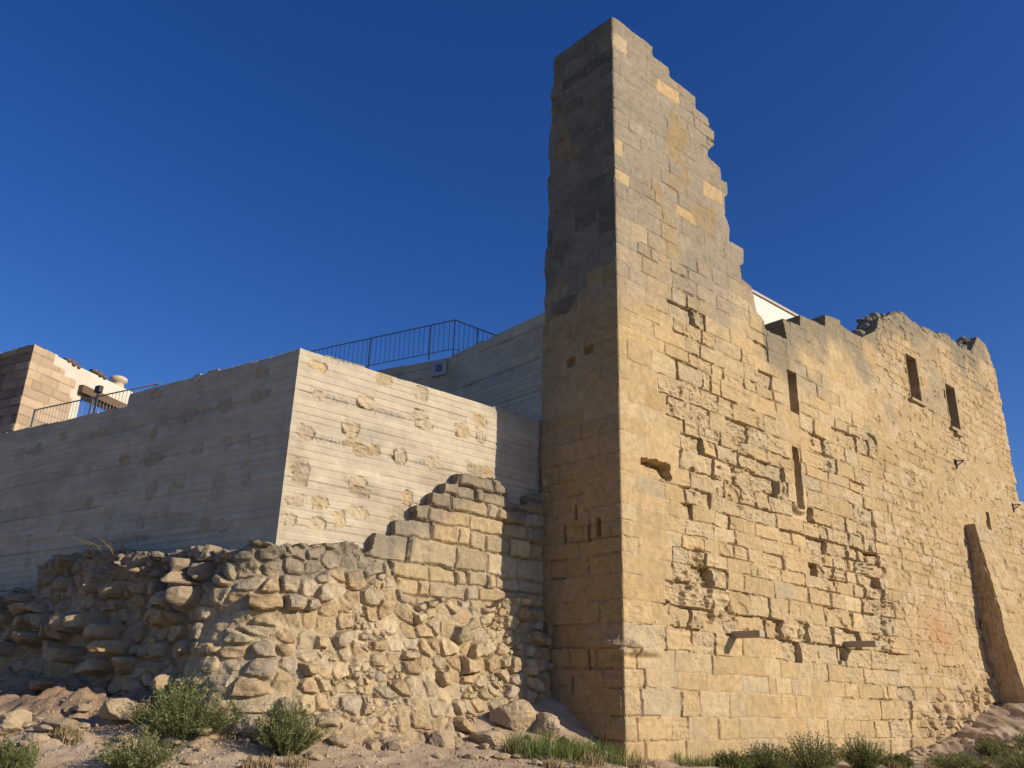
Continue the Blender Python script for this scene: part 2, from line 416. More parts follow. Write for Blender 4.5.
# plastered rubble on the far half
pr = fbm(S * 2.2 + ZG * .9, ZG * 2.8 - S * .5, 4)
pi, pds, pdz, plu, plz, pbs, pbz, pn = ashlar(S, ZG, np.arange(-1, 21, .36), np.random.RandomState(50), .42, .95, .03)
prr = np.random.RandomState(51).rand(pn + 9)[pi]; pj = 1 - sstep(.0, .05, np.minimum(pds, pdz))
pshow = .25 + .75 * sstep(.36, .56, fbm(S * .5 + 12, ZG * .6, 3))
h += plast * ((pr - .5) * .05 + (ridged(S * 3, ZG * 7, 2) - .6) * .012 + pshow * ((prr - .5) * .035 - pj * .022))
h -= plast * sstep(.68, .74, fbm(S * 3 + 20, ZG * 4, 2)) * .04
lowr = plast * sstep(2.2 + .26 * (S - 14), 1.0 + .26 * (S - 14), ZG + (fbm(S, ZG, 3) - .5) * 1.2)
lv = voronoi(S + (fbm(S * 2, ZG * 2, 2) - .5) * .3, ZG + (fbm(S * 2 + 4, ZG * 2, 2) - .5) * .2, .27, 17, 1.4); lvr = np.random.RandomState(18).rand(128 * 128)[lv[2]]
h += lowr * (sstep(0, .3, lv[1] - lv[0]) * (.02 + .16 * lvr ** 2) + .12 + (fbm(S * 3, ZG * 4, 4) - .5) * .2)
# a projecting ledge course near the corner and the square hole
led = np.exp(-((ZG - 2.70) / .19) ** 4) * sstep(1.3, .9, np.abs(S)) * (S > -.45)
h += led * (.05 + .05 * fbm(S * 6, ZG * 6, 2))
col_led = led
h -= np.exp(-((ZG - 2.5) / .07) ** 2) * (S > -.35) * sstep(1.4, 1.0, np.abs(S)) * .05
def rectmask(u0, u1, z0, z1, soft=.02):
    return sstep(u0 - soft, u0 + soft, S) * sstep(u1 + soft, u1 - soft, S) * sstep(z0 - soft, z0 + soft, ZG) * sstep(z1 + soft, z1 - soft, ZG)
u0, zt = uz(641, 451); u1, zb = uz(672, 480)
hm = sstep(.45, .55, rectmask(u0, u1, zb - .02, zt - .12, .10) + (fbm(S * 5, ZG * 6, 3) - .5) * 1.0)
h -= hm * (.75 + .5 * fbm(S * 7, ZG * 7, 3)) * np.clip(.04 + .34 * (ZG - zb) / (zt - zb) + .12 * (S - u0) / (u1 - u0), 0, .5)
for (a, b, dep) in (((789.5, 372), (799.5, 413), .75), ((794, 448), (804, 508), .75), ((986, 513), (991, 530), .6)):
    (u0, zt), (u1, zb) = uz(*a), uz(*b)
    wv = (fbm(S * 3, ZG * 5, 2) - .5) * .03 if a[1] == 448 else 0
    rm = rectmask(u0 - .04 + wv, u1 + .05 + wv, zb - .03, zt + .03); h = h * (1 - rm) - dep * rm
# small holes and joints opened on the shaded tower side
for (px, py, wd_, hg) in ((600, 527, .12, .42), (591, 533, .07, .4), (565, 535, .06, .45), (577, 512, .06, .35), (572, 362, .28, .22), (590, 350, .3, .2), (589, 660, .06, .4), (573, 685, .06, .35), (548, 495, .2, .08)):
    p = hit(px, py, P0, NL); v_ = float(np.dot(p - P0, V)); z_ = float(p[2])
    h -= sstep(wd_ / 2 + .02, wd_ / 2 - .02, np.abs(-S - v_)) * sstep(hg / 2 + .02, hg / 2 - .02, np.abs(ZG - z_)) * .16 * (S < 0)
h = h * (0.25 + 0.75 * sstep(0, .22, np.abs(S)))
edgebite = sstep(.42, .68, fbm(ZG * 1.9, ZG * 0 + 3.3, 3)) * np.exp(-np.abs(S) / .07)
h -= edgebite * (.035 + .09 * (ZG < 4.4) * sstep(.5, .7, vnoise(ZG * 1.7, ZG * 0 + 8.8)) + .02 * (ZG > 12))
h -= .02 * np.exp(-np.abs(S) / .03) + (1 - sstep(.0, .05, dz)) * np.exp(-np.abs(S) / .10) * .04 * sstep(.4, .6, fbm(ZG * 1.1, ZG * 0 + 1.7, 2))
h += led * (.0 + .08 * fbm(S * 5 + 3, ZG * 9, 4)) * sstep(.9, .3, np.abs(S))
lj = (S < -.05) * (1 - sstep(.0, .032, dj)) * sstep(.42, .62, fbm(S * 1.6 + 3, ZG * 1.6, 3)); h -= lj * .016
h += (S < -.1) * ((R[0] - .5) * .022 + (fbm(S * 2.4, ZG * 2.4 + 7, 4) - .5) * .07)
# colours: each stone its own
col = np.empty(S.shape + (3,)); col[:] = TAN
col = mixc(col, PALE, sstep(.55, .95, R[3])); col = mixc(col, ORNG, sstep(.75, .95, R[6]) * .8); col = mixc(col, GREY * 1.1, (R[7] > .92) * .7)
col *= (0.90 + .18 * R[8] + .16 * (fbm(S * .8, ZG * .8 + 30, 4) - .5))[..., None]
col = mixc(col, np.array([.50, .405, .265]), pit * .6)
col = mixc(col, PALE * .96, np.clip(E - .3, 0, 1) * sstep(.4, .6, fbm(S * 1.3, ZG * 1.3, 3)) * .7)
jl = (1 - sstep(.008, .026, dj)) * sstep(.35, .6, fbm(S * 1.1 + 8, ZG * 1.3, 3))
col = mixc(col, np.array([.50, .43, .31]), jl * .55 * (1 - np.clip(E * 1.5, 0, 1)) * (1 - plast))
col = mixc(col, np.array([.30, .21, .11]), jl * .55 * np.clip(E * 1.5, 0, 1) * (1 - plast))  # eroded joints browned for dirt and for the shadow they hold
PLC = np.array([.455, .33, .185])
col = mixc(col, PLC, plast * .75)
col = mixc(col, PLC * .72, plast * pshow * pj * .5)
col = col * (1 + plast * pshow * (prr - .5) * .16)[..., None]
col = mixc(col, np.array([.55, .43, .29]), plast * sstep(.55, .68, fbm(S * 1.7 + 5, ZG * 2.3, 3)) * .6)
col = mixc(col, np.array([.45, .24, .12]), np.exp(-((S - 15.8) / 1.1) ** 2 - ((ZG - 4.1) / .7) ** 2) * .6)
# grey weathering: tower and wall tops; side face painted darker to deepen its shade
wz = fbm(S * .5, ZG * .35, 3)
tg = sstep(10.9, 14.2, .35 * bz + .65 * ZG + (wz - .5) * 5 + (R[4] - .5) * 1.0 - .10 * S) * (S >= 0) * (S < 9)
gtone = np.array([.275, .237, .185]) * (.84 + .20 * R[5] + .3 * fbm(S * 1.5, ZG * 4, 3))[..., None]
keep = (R[2] > .95)
col = np.where((S >= 0)[..., None], col * (1 - (tg * .9 * ~keep)[..., None]) + gtone * (tg * .9 * ~keep)[..., None], col)
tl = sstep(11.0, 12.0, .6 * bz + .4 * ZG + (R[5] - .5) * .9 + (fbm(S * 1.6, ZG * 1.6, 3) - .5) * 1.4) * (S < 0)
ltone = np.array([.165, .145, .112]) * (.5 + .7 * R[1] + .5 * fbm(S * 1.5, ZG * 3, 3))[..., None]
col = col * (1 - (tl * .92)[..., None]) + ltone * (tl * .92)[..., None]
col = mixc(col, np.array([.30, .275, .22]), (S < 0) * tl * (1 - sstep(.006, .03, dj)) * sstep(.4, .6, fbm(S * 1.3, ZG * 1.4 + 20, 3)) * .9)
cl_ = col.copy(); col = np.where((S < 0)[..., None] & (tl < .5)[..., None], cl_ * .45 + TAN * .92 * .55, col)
col = np.where(((S < 0) & (tl < .5))[..., None], col * np.array([.80, .775, .74]), col)  # lower side face darkened evenly, its shade put into the colour
topz = np.interp(S, [q[0] for q in poly[28:58]], [q[1] for q in poly[28:58]])
wt = sstep(1.5, .2, topz - ZG + (fbm(S * 1.1 + ZG * .8, ZG * .9, 3) - .5) * 2.6) * (S > 6.5) * (S < 25.6)
col = mixc(col, np.array([.22, .195, .145]), wt * .8)
blot = sstep(.60, .72, fbm(S * .55 + 31, ZG * .8, 3)) * (S > 6) * (ZG > 9.5)
col = mixc(col, np.array([.30, .26, .19]), blot * .5)
lich = sstep(.62, .75, fbm(S * 1.5 + 77, ZG * .8, 3)) * (ZG > 13) * (S < 9)
col = mixc(col, np.array([.36, .24, .09]), lich * .55)
col = mixc(col, np.array([.50, .40, .265]), led * .4)
low_d = sstep(1.6, .3, ZG) * .25
col = mixc(col, np.array([.40, .29, .17]), low_d)
# mask
cs = (SS[:-1] + SS[1:]) / 2; cz = (ZZ[:-1] + ZZ[1:]) / 2
CS, CZ = np.meshgrid(cs, cz)
mask = np.zeros(CS.shape, bool)
jag = (fbm(CS * 2.2, CZ * 2.2, 3) - .5) * .12
mask = inpoly(np.maximum(CS, .02) + jag * (CS > .6), CZ + jag * .6 * (CS > .6), poly)
bk = np.searchsorted(bounds, cz)
lend = 2.50 + rng.uniform(-.06, .06, 200)[bk] + np.interp(cz, [9, 11.5, 14, 17, 19, 20], [.12, .12, .06, .02, -.10, -.16])
lend = np.where(cz < 11, 2.66, lend)
mask &= ~((CS < 0) & (-CS > lend[:, None])) & (CZ < ZT - .012)
WIN = []
for (a, b, c) in (((904, 352), (922, 402), (912, 400)), ((944, 382), (961, 432), (951, 427))):
    (ua, za), (ub, zb), (uc, zc) = uz(*a), uz(*b), uz(*c)
    u0 = (ua + uc) / 2; u1 = ub; z1 = za - .02; z0 = (zb + zc) / 2
    WIN.append((u0, u1, z0, z1))
    mask &= ~((CS > u0) & (CS < u1) & (CZ > z0) & (CZ < z1))
# positions
wR = sstep(-.0001, .0001, S); nrm = np.where((S > 1e-6)[..., None], NR, np.where((S < -1e-6)[..., None], NL, NR + NL))
base = P0 + np.where(S >= 0, S, 0)[..., None] * U + np.where(S < 0, -S, 0)[..., None] * V + ZG[..., None] * Z - U * (.0056 * ZG * sstep(12, 8, S))[..., None]
Fp = base + nrm * h[..., None]
lrow = np.minimum(np.append(lend, lend[-1]), np.insert(lend, 0, lend[0])) - .035
thick = np.where(S < 7.6, np.minimum(lrow, 2.62)[:, None], 0.85)
Bp = np.where((S >= 0)[..., None], base + V * thick[..., None], base + U * .5 - Z * .03)
fort = tag(empty('stone_fortress', P0), 'tall ruined sandstone tower and long high stone wall with stepped broken top', 'fortress')
LOCAL = P0
inv = lambda A: A - P0
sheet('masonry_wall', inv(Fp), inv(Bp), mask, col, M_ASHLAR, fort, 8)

def fl(u, v, z):            # point in the fortress frame, local to the fortress empty
    return U * u + V * v + Z * z
# windows: stone surround, sill and dark recess
for k, (u0, u1, z0, z1) in enumerate(WIN):
    w = MB(); t = .07
    w.box(fl(u0 - t / 2, .20, (z0 + z1) / 2), U * t, V * .42, Z * (z1 - z0))
    w.box(fl(u1 + t / 2, .20, (z0 + z1) / 2), U * t, V * .42, Z * (z1 - z0))
    w.box(fl((u0 + u1) / 2, .20, z1 + t / 2), U * (u1 - u0 + 2 * t), V * .42, Z * t)
    fr = w.build('window_frame', M_FRAME, fort, bevel=.012)
    s = MB(); s.box(fl((u0 + u1) / 2, .10, z0 - .06), U * (u1 - u0 + .25), V * .42, Z * .12)
    if k == 1: s.box(fl((u0 + u1) / 2 + .05, .02, z0 - .2), U * .55, V * .3, Z * .14)
    s.build('window_sill', M_FRAME, fort, bevel=.02)
    r = MB(); c = fl((u0 + u1) / 2, 1.7, (z0 + z1) / 2 + .1); a, b_, d_ = 1.1, 1.66, 1.5
    lo = [fl((u0 + u1) / 2 + i * a, .87, (z0 + z1) / 2 + j * d_) for i, j in ((-1, -1), (1, -1), (1, 1), (-1, 1))]
    hi_ = [p + V * 3.5 for p in lo]
    r.add(lo + hi_, [(4, 5, 6, 7), (0, 1, 5, 4), (1, 2, 6, 5), (2, 3, 7, 6), (3, 0, 4, 7)])
    r.build('window_recess', M_DARK, fort)
# projecting stone beams
for (px, py, L) in ((731, 634.5, .80), (849, 644, .78)):
    u, z = uz(px, py)
    c = MB(); c.box(fl(u + .12, -L / 2 + .15, z), U * .22, V * (L + .3), Z * .16)
    c.build('projecting_beam', M_BEAM, fort, bevel=.02)
# rubble core showing on the broken top
rs = np.random.RandomState(5)
def lump(mb, c, r, rs, squash=.8, seg=2):
    import bmesh
    bm = bmesh.new(); bmesh.ops.create_icosphere(bm, subdivisions=seg, radius=1)
    n = rs.normal(size=(12, 3)); n /= np.linalg.norm(n, axis=1)[:, None]; dd = rs.uniform(.55, .95, 12)
    sc = np.array([rs.uniform(.8, 1.3), rs.uniform(.8, 1.2), squash * rs.uniform(.7, 1.1)])
    vs = []
    for v in bm.verts:
        p = np.array(v.co)
        for q, d in zip(n, dd):
            k = p.dot(q) - d
            if k > 0: p = p - q * k
        p = p * (1 + (.05 * rs.normal() if seg == 2 else .022 * rs.normal() if seg > 2 else 0))
        vs.append(np.asarray(c) + p * sc * r)
    fs = [tuple(v.index for v in f.verts) for f in bm.faces]
    bm.free(); mb.add(vs, fs)
for (ua, ub, zo, n) in ((12.1, 15.4, .16, 50), (15.6, 20.5, .05, 60), (20.8, 24.0, .16, 36), (7.6, 12.1, -.25, 26), (23.2, 25.2, -.3, 14)):
    core = MB()
    for _ in range(n):
        u = rs.uniform(ua, ub); zt = np.interp(u, [q[0] for q in poly[28:58]], [q[1] for q in poly[28:58]])
        lump(core, fl(u, rs.uniform(.35, .8), zt + zo + rs.uniform(-.35, -.02)), rs.uniform(.14, .30), rs)
    core.build('rubble_core', M_CORE, fort)

# buttress at the far end
ub, zb_top = 19.35, 8.15
def butt_e(z):  # projection of the sloping front edge from the wall
    return np.interp(z, [0, 2.2, 3.7, 5.5, 8.15], [1.6, 1.15, .85, .70, .34])
tz = np.arange(.5, 8.2, .06); ss = np.concatenate([np.linspace(-1, 0, 36), np.linspace(0, 1, 40)[1:]])
BS, BZ = np.meshgrid(ss, tz)
e_ = butt_e(BZ); W_ = 2.3
bb = ashlar(BS * 2.3, BZ, np.arange(0, 9, .42), rng, .5, 1.2, .02, 0.0)
bh = (fbm(BS * 5, BZ * 3, 4) - .5) * .14 - .03 * (1 - sstep(0, .06, np.minimum(bb[1], bb[2])))
bh = bh + (np.random.RandomState(3).rand(bb[7] + 9)[bb[0]] - .5) * .06
Bf = np.where((BS >= 0)[..., None], fl(0, 0, 0) + U * (ub + BS * W_)[..., None] - V * e_[..., None], U * ub - V * (e_ * (1 + BS))[..., None] + V * .0) + Z * BZ[..., None]
nb_ = np.where((BS > 1e-6)[..., None], NR, np.where((BS < -1e-6)[..., None], NL, NR + NL))
Bf = Bf + nb_ * bh[..., None]
Bb = np.where((BS >= 0)[..., None], U * (ub + np.maximum(BS, 0) * W_)[..., None] + V * .3, U * (ub + .35) - V * (e_ * (1 + BS))[..., None] + V * .3) + Z * BZ[..., None]
bc = np.empty(BS.shape + (3,)); bc[:] = PLC; bc = mixc(bc, PALE, sstep(.45, .65, fbm(BS * 4, BZ * 2, 3)) * .6)
bc = mixc(bc, GREY, (BS > 0) * sstep(7.0, 8.2, BZ) * .7)
sheet('buttress', Bf, Bb, np.ones((len(tz) - 1, len(ss) - 1), bool), bc, M_ASHLAR, fort, 0)
# iron brackets
for (px, py) in ((955, 461), (1012, 505)):
    u, z = uz(px, py)
    t = empty('wall_bracket', P0 + fl(u, 0, z))
    tag(t, 'small dark iron bracket on the wall under the right window' if px < 1000 else 'small dark iron bracket at the far right end of the stone wall', 'bracket', 'iron brackets on the stone wall')
    a = MB(); a.tube([V * .05, -V * .30 + U * .12], .022, 6); a.build('arm', M_DARKSTEEL, t)
    a = MB(); a.tube([V * .05 - Z * .26, -V * .28 + U * .12], .02, 6); a.build('brace', M_DARKSTEEL, t)
    a = MB(); a.box(-V * .03 - Z * .12, U * .10, V * .05, Z * .36); a.build('wall_plate', M_DARKSTEEL, t)

# ------------------------------------------------------------------ concrete retaining wall
def facedir(n_dir, p):
    n = np.array([n_dir[1], -n_dir[0], 0]); return n if np.dot(n, EYE - p) > 0 else -n
def concrete(name, C, dl, dr, Ll, Lr, z0, z1, stones_px, parent, thick=.45, res=.028, seed=1, topfn=None, extra=8):
    nl, nr = facedir(dl, C), facedir(dr, C)
    s = np.concatenate([-np.arange(0, Ll, res * 1.25)[::-1], np.arange(res, Lr + res, res)])
    z = np.arange(z0, z1 + .3, res); S_, Z_ = np.meshgrid(s, z)
    rs = np.random.RandomState(seed)
    cs_, cz_ = np.meshgrid((s[:-1] + s[1:]) / 2, (z[:-1] + z[1:]) / 2)
    tz_ = topfn(cs_) if topfn else z1
    m_ = cz_ < tz_ + (fbm(cs_ * .9, cs_ * 0, 3) - .5) * .06
    # board marks
    bh_ = .155; zz = Z_ + (fbm(S_ * .25, Z_ * .1, 2) - .5) * .05
    bi = np.floor(zz / bh_).astype(int); bf = zz / bh_ - bi
    br = rs.rand(400)[bi % 400]; seg = np.floor(S_ / 2.6 + br * 7).astype(int); br2 = rs.rand(997)[(bi * 31 + seg * 17) % 997]
    hh = (br2 - .5) * .013 - .012 * (1 - sstep(.02, .16, np.minimum(bf, 1 - bf)))
    lift = zz / .93; lf = lift - np.floor(lift); lift_j = 1 - sstep(0, .035, np.minimum(lf, 1 - lf))
    hh -= lift_j * .016 * (.4 + fbm(S_ * 3, Z_ * 0, 2))
    hh += (fbm(S_ * 1.5, Z_ * 3, 4) - .5) * .02 + (fbm(S_ * 9, Z_ * 9, 3) - .5) * .012
    c_ = np.empty(S_.shape + (3,)); c_[:] = (.56, .485, .37)
    c_ *= (.93 + .10 * br2 + .10 * (fbm(S_ * 1.2, Z_ * 5, 3) - .5))[..., None]
    c_ = mixc(c_, (.30, .27, .225), sstep(.5, .75, fbm(S_ * .5 + 4, Z_ * 1.6, 4)) * .35)
    c_ = mixc(c_, (.38, .31, .22), sstep(.52, .72, fbm(S_ * .8 + 44, Z_ * 1.1, 4)) * .4)
    c_ = mixc(c_, (.30, .265, .205), lift_j * .42 * sstep(.35, .6, fbm(S_ * .7, Z_ * .2 + 6, 3)))
    c_ = mixc(c_, (.34, .30, .24), (1 - sstep(.0, .14, np.minimum(bf, 1 - bf))) * .35 * sstep(.4, .6, fbm(S_ * .8 + 2, Z_ * 2, 3)))
    # honeycombing along lifts
    hc = sstep(.56, .68, fbm(S_ * 1.1 + 9, np.floor(lift + .5) * 3.7, 2)) * (1 - sstep(.02, .16, np.minimum(lf, 1 - lf)))
    hh -= hc * fbm(S_ * 22, Z_ * 22, 2) * .045
    c_ = mixc(c_, (.40, .36, .30), hc * .6)
    # stones set into the concrete
    st_ = []
    for (px, py) in stones_px:
        for (d, n, sg) in ((dr, nr, 1), (dl, nl, -1)):
            p = hit(px, py, C, n); t_ = float(np.dot(p - C, d))
            if t_ >= .08: st_.append((sg * t_, float(p[2]), rs.uniform(.13, .25), rs.uniform(.10, .19))); break
    for _ in range(extra):
        st_.append((rs.uniform(-Ll, Lr), rs.uniform(z0, z1 - .3), rs.uniform(.12, .22), rs.uniform(.10, .16)))
    for (a, b, ra, rb) in st_:
        j0, j1 = np.searchsorted(s, [a - ra * 2.2, a + ra * 2.2]); i0, i1 = np.searchsorted(z, [b - rb * 2.2, b + rb * 2.2])
        if j1 <= j0 or i1 <= i0: continue
        sl_ = (slice(i0, i1), slice(j0, j1)); x = (S_[sl_] - a) / ra; y = (Z_[sl_] - b) / rb
        an = rs.uniform(-.3, .3); x, y = x * math.cos(an) + y * math.sin(an), -x * math.sin(an) + y * math.cos(an)
        pw = rs.uniform(2.4, 6); off = rs.uniform(0, 90)
        r_ = (np.abs(x) ** pw + np.abs(y) ** pw) ** (1 / pw) + (fbm(x * 1.3 + off, y * 1.3, 3) - .5) * .5
        ins = 1 - sstep(.92, 1.02, r_); ring = (1 - sstep(1.02, 1.12 + .14 * rs.rand(), r_)) * (1 - ins) * sstep(-.1, .5, (fbm(x * .8 + off, y * .8 + 5, 2) - .5) * 3 + rs.uniform(-.6, .3))
        dep = rs.uniform(-.03, .012)
        tilt = (rs.uniform(-.018, .018) * x + rs.uniform(-.018, .018) * y)
        ins_h = ins * (1 if rs.rand() < .7 else .3)
        hh[sl_] = hh[sl_] * (1 - ins_h) + ins_h * 0 + (dep + tilt + (fbm(x * 2 + off, y * 2, 3) - .5) * .07) * ins - ring * (.01 + .05 * fbm(x * 3, y * 3 + off, 2))
        tone = [np.array([.50, .37, .20]), np.array([.52, .42, .28]), np.array([.44, .36, .25])][rs.randint(3)] * rs.uniform(.8, 1.05)
        if a < 0: tone = tone * np.array([.84, .82, .80])  # stones on the shaded face get a darker tone, shade painted in
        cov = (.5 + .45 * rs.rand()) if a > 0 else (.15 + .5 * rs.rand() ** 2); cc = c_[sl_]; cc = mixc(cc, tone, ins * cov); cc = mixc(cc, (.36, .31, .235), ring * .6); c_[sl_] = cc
    hh *= .35 + .65 * sstep(0, .15, np.abs(S_))
    nn = np.where((S_ > 1e-6)[..., None], nr, np.where((S_ < -1e-6)[..., None], nl, (nr + nl) / (1 + nr.dot(nl))))
    ba = np.array([0, 0, 0.0]) + np.where(S_ >= 0, S_, 0)[..., None] * dr + np.where(S_ < 0, -S_, 0)[..., None] * dl + Z_[..., None] * Z
    bk_ = ba - np.where((S_ > 0)[..., None], nr, nl) * thick
    corner_in = -(nr + nl) / (1 + nr.dot(nl)) * thick
    bk_ = np.where((np.abs(S_) < 1e-6)[..., None], ba + corner_in, bk_)
    return sheet(name, ba + nn * hh[..., None], bk_, m_, c_, M_CONC, parent, 0)
CC = P0 + V * 2.8 - U * 6.92
lit_st = [(320, 396), (384, 380), (367, 402), (420, 415), (424, 425), (463, 431), (481, 437), (480, 421), (350, 428), (354, 443), (305, 432), (300, 466), (300, 478), (357, 483), (360, 492),
          (400, 457), (434, 463), (294, 500), (320, 503), (358, 512), (407, 498), (290, 520), (318, 524), (399, 516), (475, 469), (487, 472), (422, 394), (318, 366), (340, 520), (372, 450)]
sh_st = [(264, 395), (256, 397), (200, 386), (164, 408), (162, 420), (103, 433), (94, 436), (189, 414), (226, 406), (181, 453), (153, 459), (125, 461), (198, 448), (225, 444), (245, 440), (219, 481),
         (216, 495), (245, 469), (245, 481), (178, 481), (176, 490), (151, 490), (116, 487), (89, 503), (88, 469), (69, 470), (150, 519), (140, 523), (109, 525), (78, 530), (206, 523), (223, 525),
         (184, 520), (19, 456), (37, 450), (62, 437), (39, 505), (156, 394), (30, 540), (15, 515), (262, 372)]
_n = facedir(W56, CC); S129 = -float(np.dot(hit(129, 396, CC, _n) - CC, W56))
conc = tag(empty('retaining_wall', CC), 'pale board marked concrete retaining wall with rough stones set into its corner faces', 'retaining wall')
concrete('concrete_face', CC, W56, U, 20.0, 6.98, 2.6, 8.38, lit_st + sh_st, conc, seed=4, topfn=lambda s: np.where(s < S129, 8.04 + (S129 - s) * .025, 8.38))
# upper terrace wall along the tower's back
UB = P0 + V * 7.1 + U * .12
pr_ = EYE + ray(319, 349.5) * ((12.5 - 1.6) / ray(319, 349.5)[2])
pc_ = EYE + ray(455, 320) * ((12.5 - 1.6) / ray(455, 320)[2])
RD = pr_ - pc_; RD[2] = 0; RL = np.linalg.norm(RD); RD /= RL
upw = tag(empty('terrace_wall', UB), 'shaded smooth concrete terrace wall rising behind between pale wall and tower', 'terrace wall')
concrete('concrete_face', UB, RD, -V, 9.0, 4.55, 6.5, 11.42, [], upw, seed=9, topfn=lambda s: 11.42 + .03 * np.clip(s, 0, 9), extra=0)
# small plate on the terrace wall
nrd = facedir(RD, UB); pp = hit(440, 368.5, UB, nrd)
plq = tag(empty('wall_plaque', pp), 'small pale square plaque with a dark mark on the shaded terrace wall', 'plaque')
b = MB(); b.box(nrd * .04, RD * .55, nrd * .05, Z * .50); b.build('plate', M_PLAQUE, plq)
b = MB(); b.box(nrd * .068, RD * .24, nrd * .01, Z * .26); b.build('mark', M_BLUE, plq)

# ------------------------------------------------------------------ railings
def railing(name, label, A, d, L, zb, zt, post_s, d2=None, L2=0, bal=.14, r=.012):
    t = tag(empty(name, (A[0], A[1], zb)), label, 'railing', 'steel railings above the concrete walls'); hgt = zt - zb
    runs = [(np.zeros(3), d, L)] + ([(np.zeros(3), d2, L2)] if d2 is not None else [])
    m = MB()
    for (o, dd, ll) in runs: m.tube([o + Z * hgt, o + dd * ll + Z * hgt], .020, 8)
    m.build('top_rail', M_STEEL, t, True)
    m = MB()
    for (o, dd, ll) in runs: m.tube([o + Z * .10, o + dd * ll + Z * .10], .013, 6)
    m.build('bottom_rail', M_STEEL, t, True)
    proto = None; pproto = None
    for (o, dd, ll) in runs:
        k = bal
        while k < ll:
            if proto is None:
                b = MB(); b.tube([Z * .1, Z * hgt], r, 6); proto = b.build('baluster', M_STEEL, t, True); q = proto
            else: q = proto.copy(); COL.objects.link(q); q.parent = t
            q.location = o + dd * k; k += bal
        for ps in ([0.0] if dd is d else []) + [p for p in post_s if p <= ll]:
            if pproto is None:
                b = MB(); b.box(Z * (hgt / 2 - .05), (.04, 0, 0), (0, .04, 0), Z * (hgt + .1)); pproto = b.build('post', M_STEEL, t); q = pproto
            else: q = pproto.copy(); COL.objects.link(q); q.parent = t
            q.location = o + dd * ps
    return t
railing('metal_railing', 'grey steel railing on the terrace wall left of the tower', pc_, RD, RL + 2.5, 11.43, 12.5, [.9, 3.3, 5.7, 8.1], U, 4.0, .19, .008)
# left railing, behind the shaded face
nlc = facedir(W56, CC); LO = CC - nlc * 1.3
zt_ = 8.95
a0 = EYE + ray(35, 410) * ((zt_ - 1.6) / ray(35, 410)[2]); a1 = EYE + ray(160, 383) * ((zt_ - 1.6) / ray(160, 383)[2])
ld_ = (a1 - a0); ld_[2] = 0; ll_ = np.linalg.norm(ld_); ld_ /= ll_
railing('metal_railing', 'thin steel railing over the shaded concrete wall near the pale house', a0, ld_, ll_, zt_ - 1.0, zt_, [2.6, 5.2, 7.8], None, 0, .15, .007)

# ------------------------------------------------------------------ pale house far left, white building behind the wall
HD = 40.0
HC = EYE + ray(35, 343) * (HD / np.hypot(*ray(35, 343)[:2])); HZ = float(HC[2]); HC[2] = 0
d_r, d_l = wdir(17.5), wdir(-62)
n_r, n_l = facedir(d_r, HC), facedir(d_l, HC)
def hz(px, py, d=d_r, n=n_r): return uz(px, py, HC, d, n)
Lr = hz(134, 386)[0]
house = tag(empty('pale_house', HC), 'far pale rendered house with tan stone quoins and flat roof at left', 'house')
hs = np.concatenate([-np.arange(0, 9, .07)[::-1], np.arange(.06, Lr + .06, .06)]); hzv = np.arange(4, HZ + .01, .06)
HS, HZg = np.meshgrid(hs, hzv)
hb = np.arange(3, HZ + 1, .52); hb = hb - (hb[-1] - HZ) + 0 if False else np.linspace(HZ - .40 * 30, HZ + .0, 31)
hi_, hds, hdz, hlu, hlz, hbs, hbz, hn = ashlar(HS, HZg, hb, np.random.RandomState(12), .6, 1.2, .012, 0.0)
hr = np.random.RandomState(13).rand(hn + 9)[hi_]
step = np.interp((HZ - HZg), [0, .55, .56, 1.6, 1.61, 2.6, 2.61, 3.2, 3.21, 12], [1.2, 1.2, 1.9, 1.9, 2.6, 2.6, 3.3, 3.3, 4.0, 6.0]) + (hr > .5) * .7
quoin = (HS >= 0) & (HS < step)
jn = 1 - sstep(.0, .05, np.minimum(hds, hdz))
hc_ = np.empty(HS.shape + (3,)); hc_[:] = (.72, .66, .56)
hc_ = mixc(hc_, (.60, .52, .42), sstep(.5, .7, fbm(HS * .8, HZg * .8, 3)) * .5)
stn = np.array([.52, .39, .265]) * (.82 + .34 * hr)[..., None]
hc_ = np.where(quoin[..., None], stn * (1 - jn * .25)[..., None], hc_)
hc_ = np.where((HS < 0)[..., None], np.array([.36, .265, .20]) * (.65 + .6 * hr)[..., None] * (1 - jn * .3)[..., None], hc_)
hh_ = np.where(quoin, -.02 * jn + (hr - .5) * .02, 0.0) + np.where(HS < 0, -.05 * jn + (hr - .5) * .08, 0) + (fbm(HS * 2, HZg * 2, 3) - .5) * .03
hh_ *= sstep(0, .1, np.abs(HS))
nn = np.where((HS > 1e-6)[..., None], n_r, np.where((HS < -1e-6)[..., None], n_l, (n_r + n_l) / (1 + n_r.dot(n_l))))
ba = np.where(HS >= 0, HS, 0)[..., None] * d_r + np.where(HS < 0, -HS, 0)[..., None] * d_l + HZg[..., None] * Z
bk_ = ba - np.where((HS > 0)[..., None], n_r, n_l) * .6; bk_ = np.where((np.abs(HS) < 1e-6)[..., None], ba - (n_r + n_l) / (1 + n_r.dot(n_l)) * .6, bk_)
hcs, hcz = np.meshgrid((hs[:-1] + hs[1:]) / 2, (hzv[:-1] + hzv[1:]) / 2)
hm_ = hcz < HZ - np.where(hcs > 1.3, .09, 0) - np.where(hcs < -.3, .12 * (vnoise(hcs * 1.1, hcs * 0) > .5), 0)
(o0, oz), (o1, oz1) = hz(82, 391), hz(128, 403)
oz = (oz + oz1) / 2
hm_ &= ~((hcs > o0) & (hcs < o1) & (hcz < oz - .35))
sheet('house_wall', ba + nn * hh_[..., None], bk_, hm_, hc_, M_RENDER, house, 0)
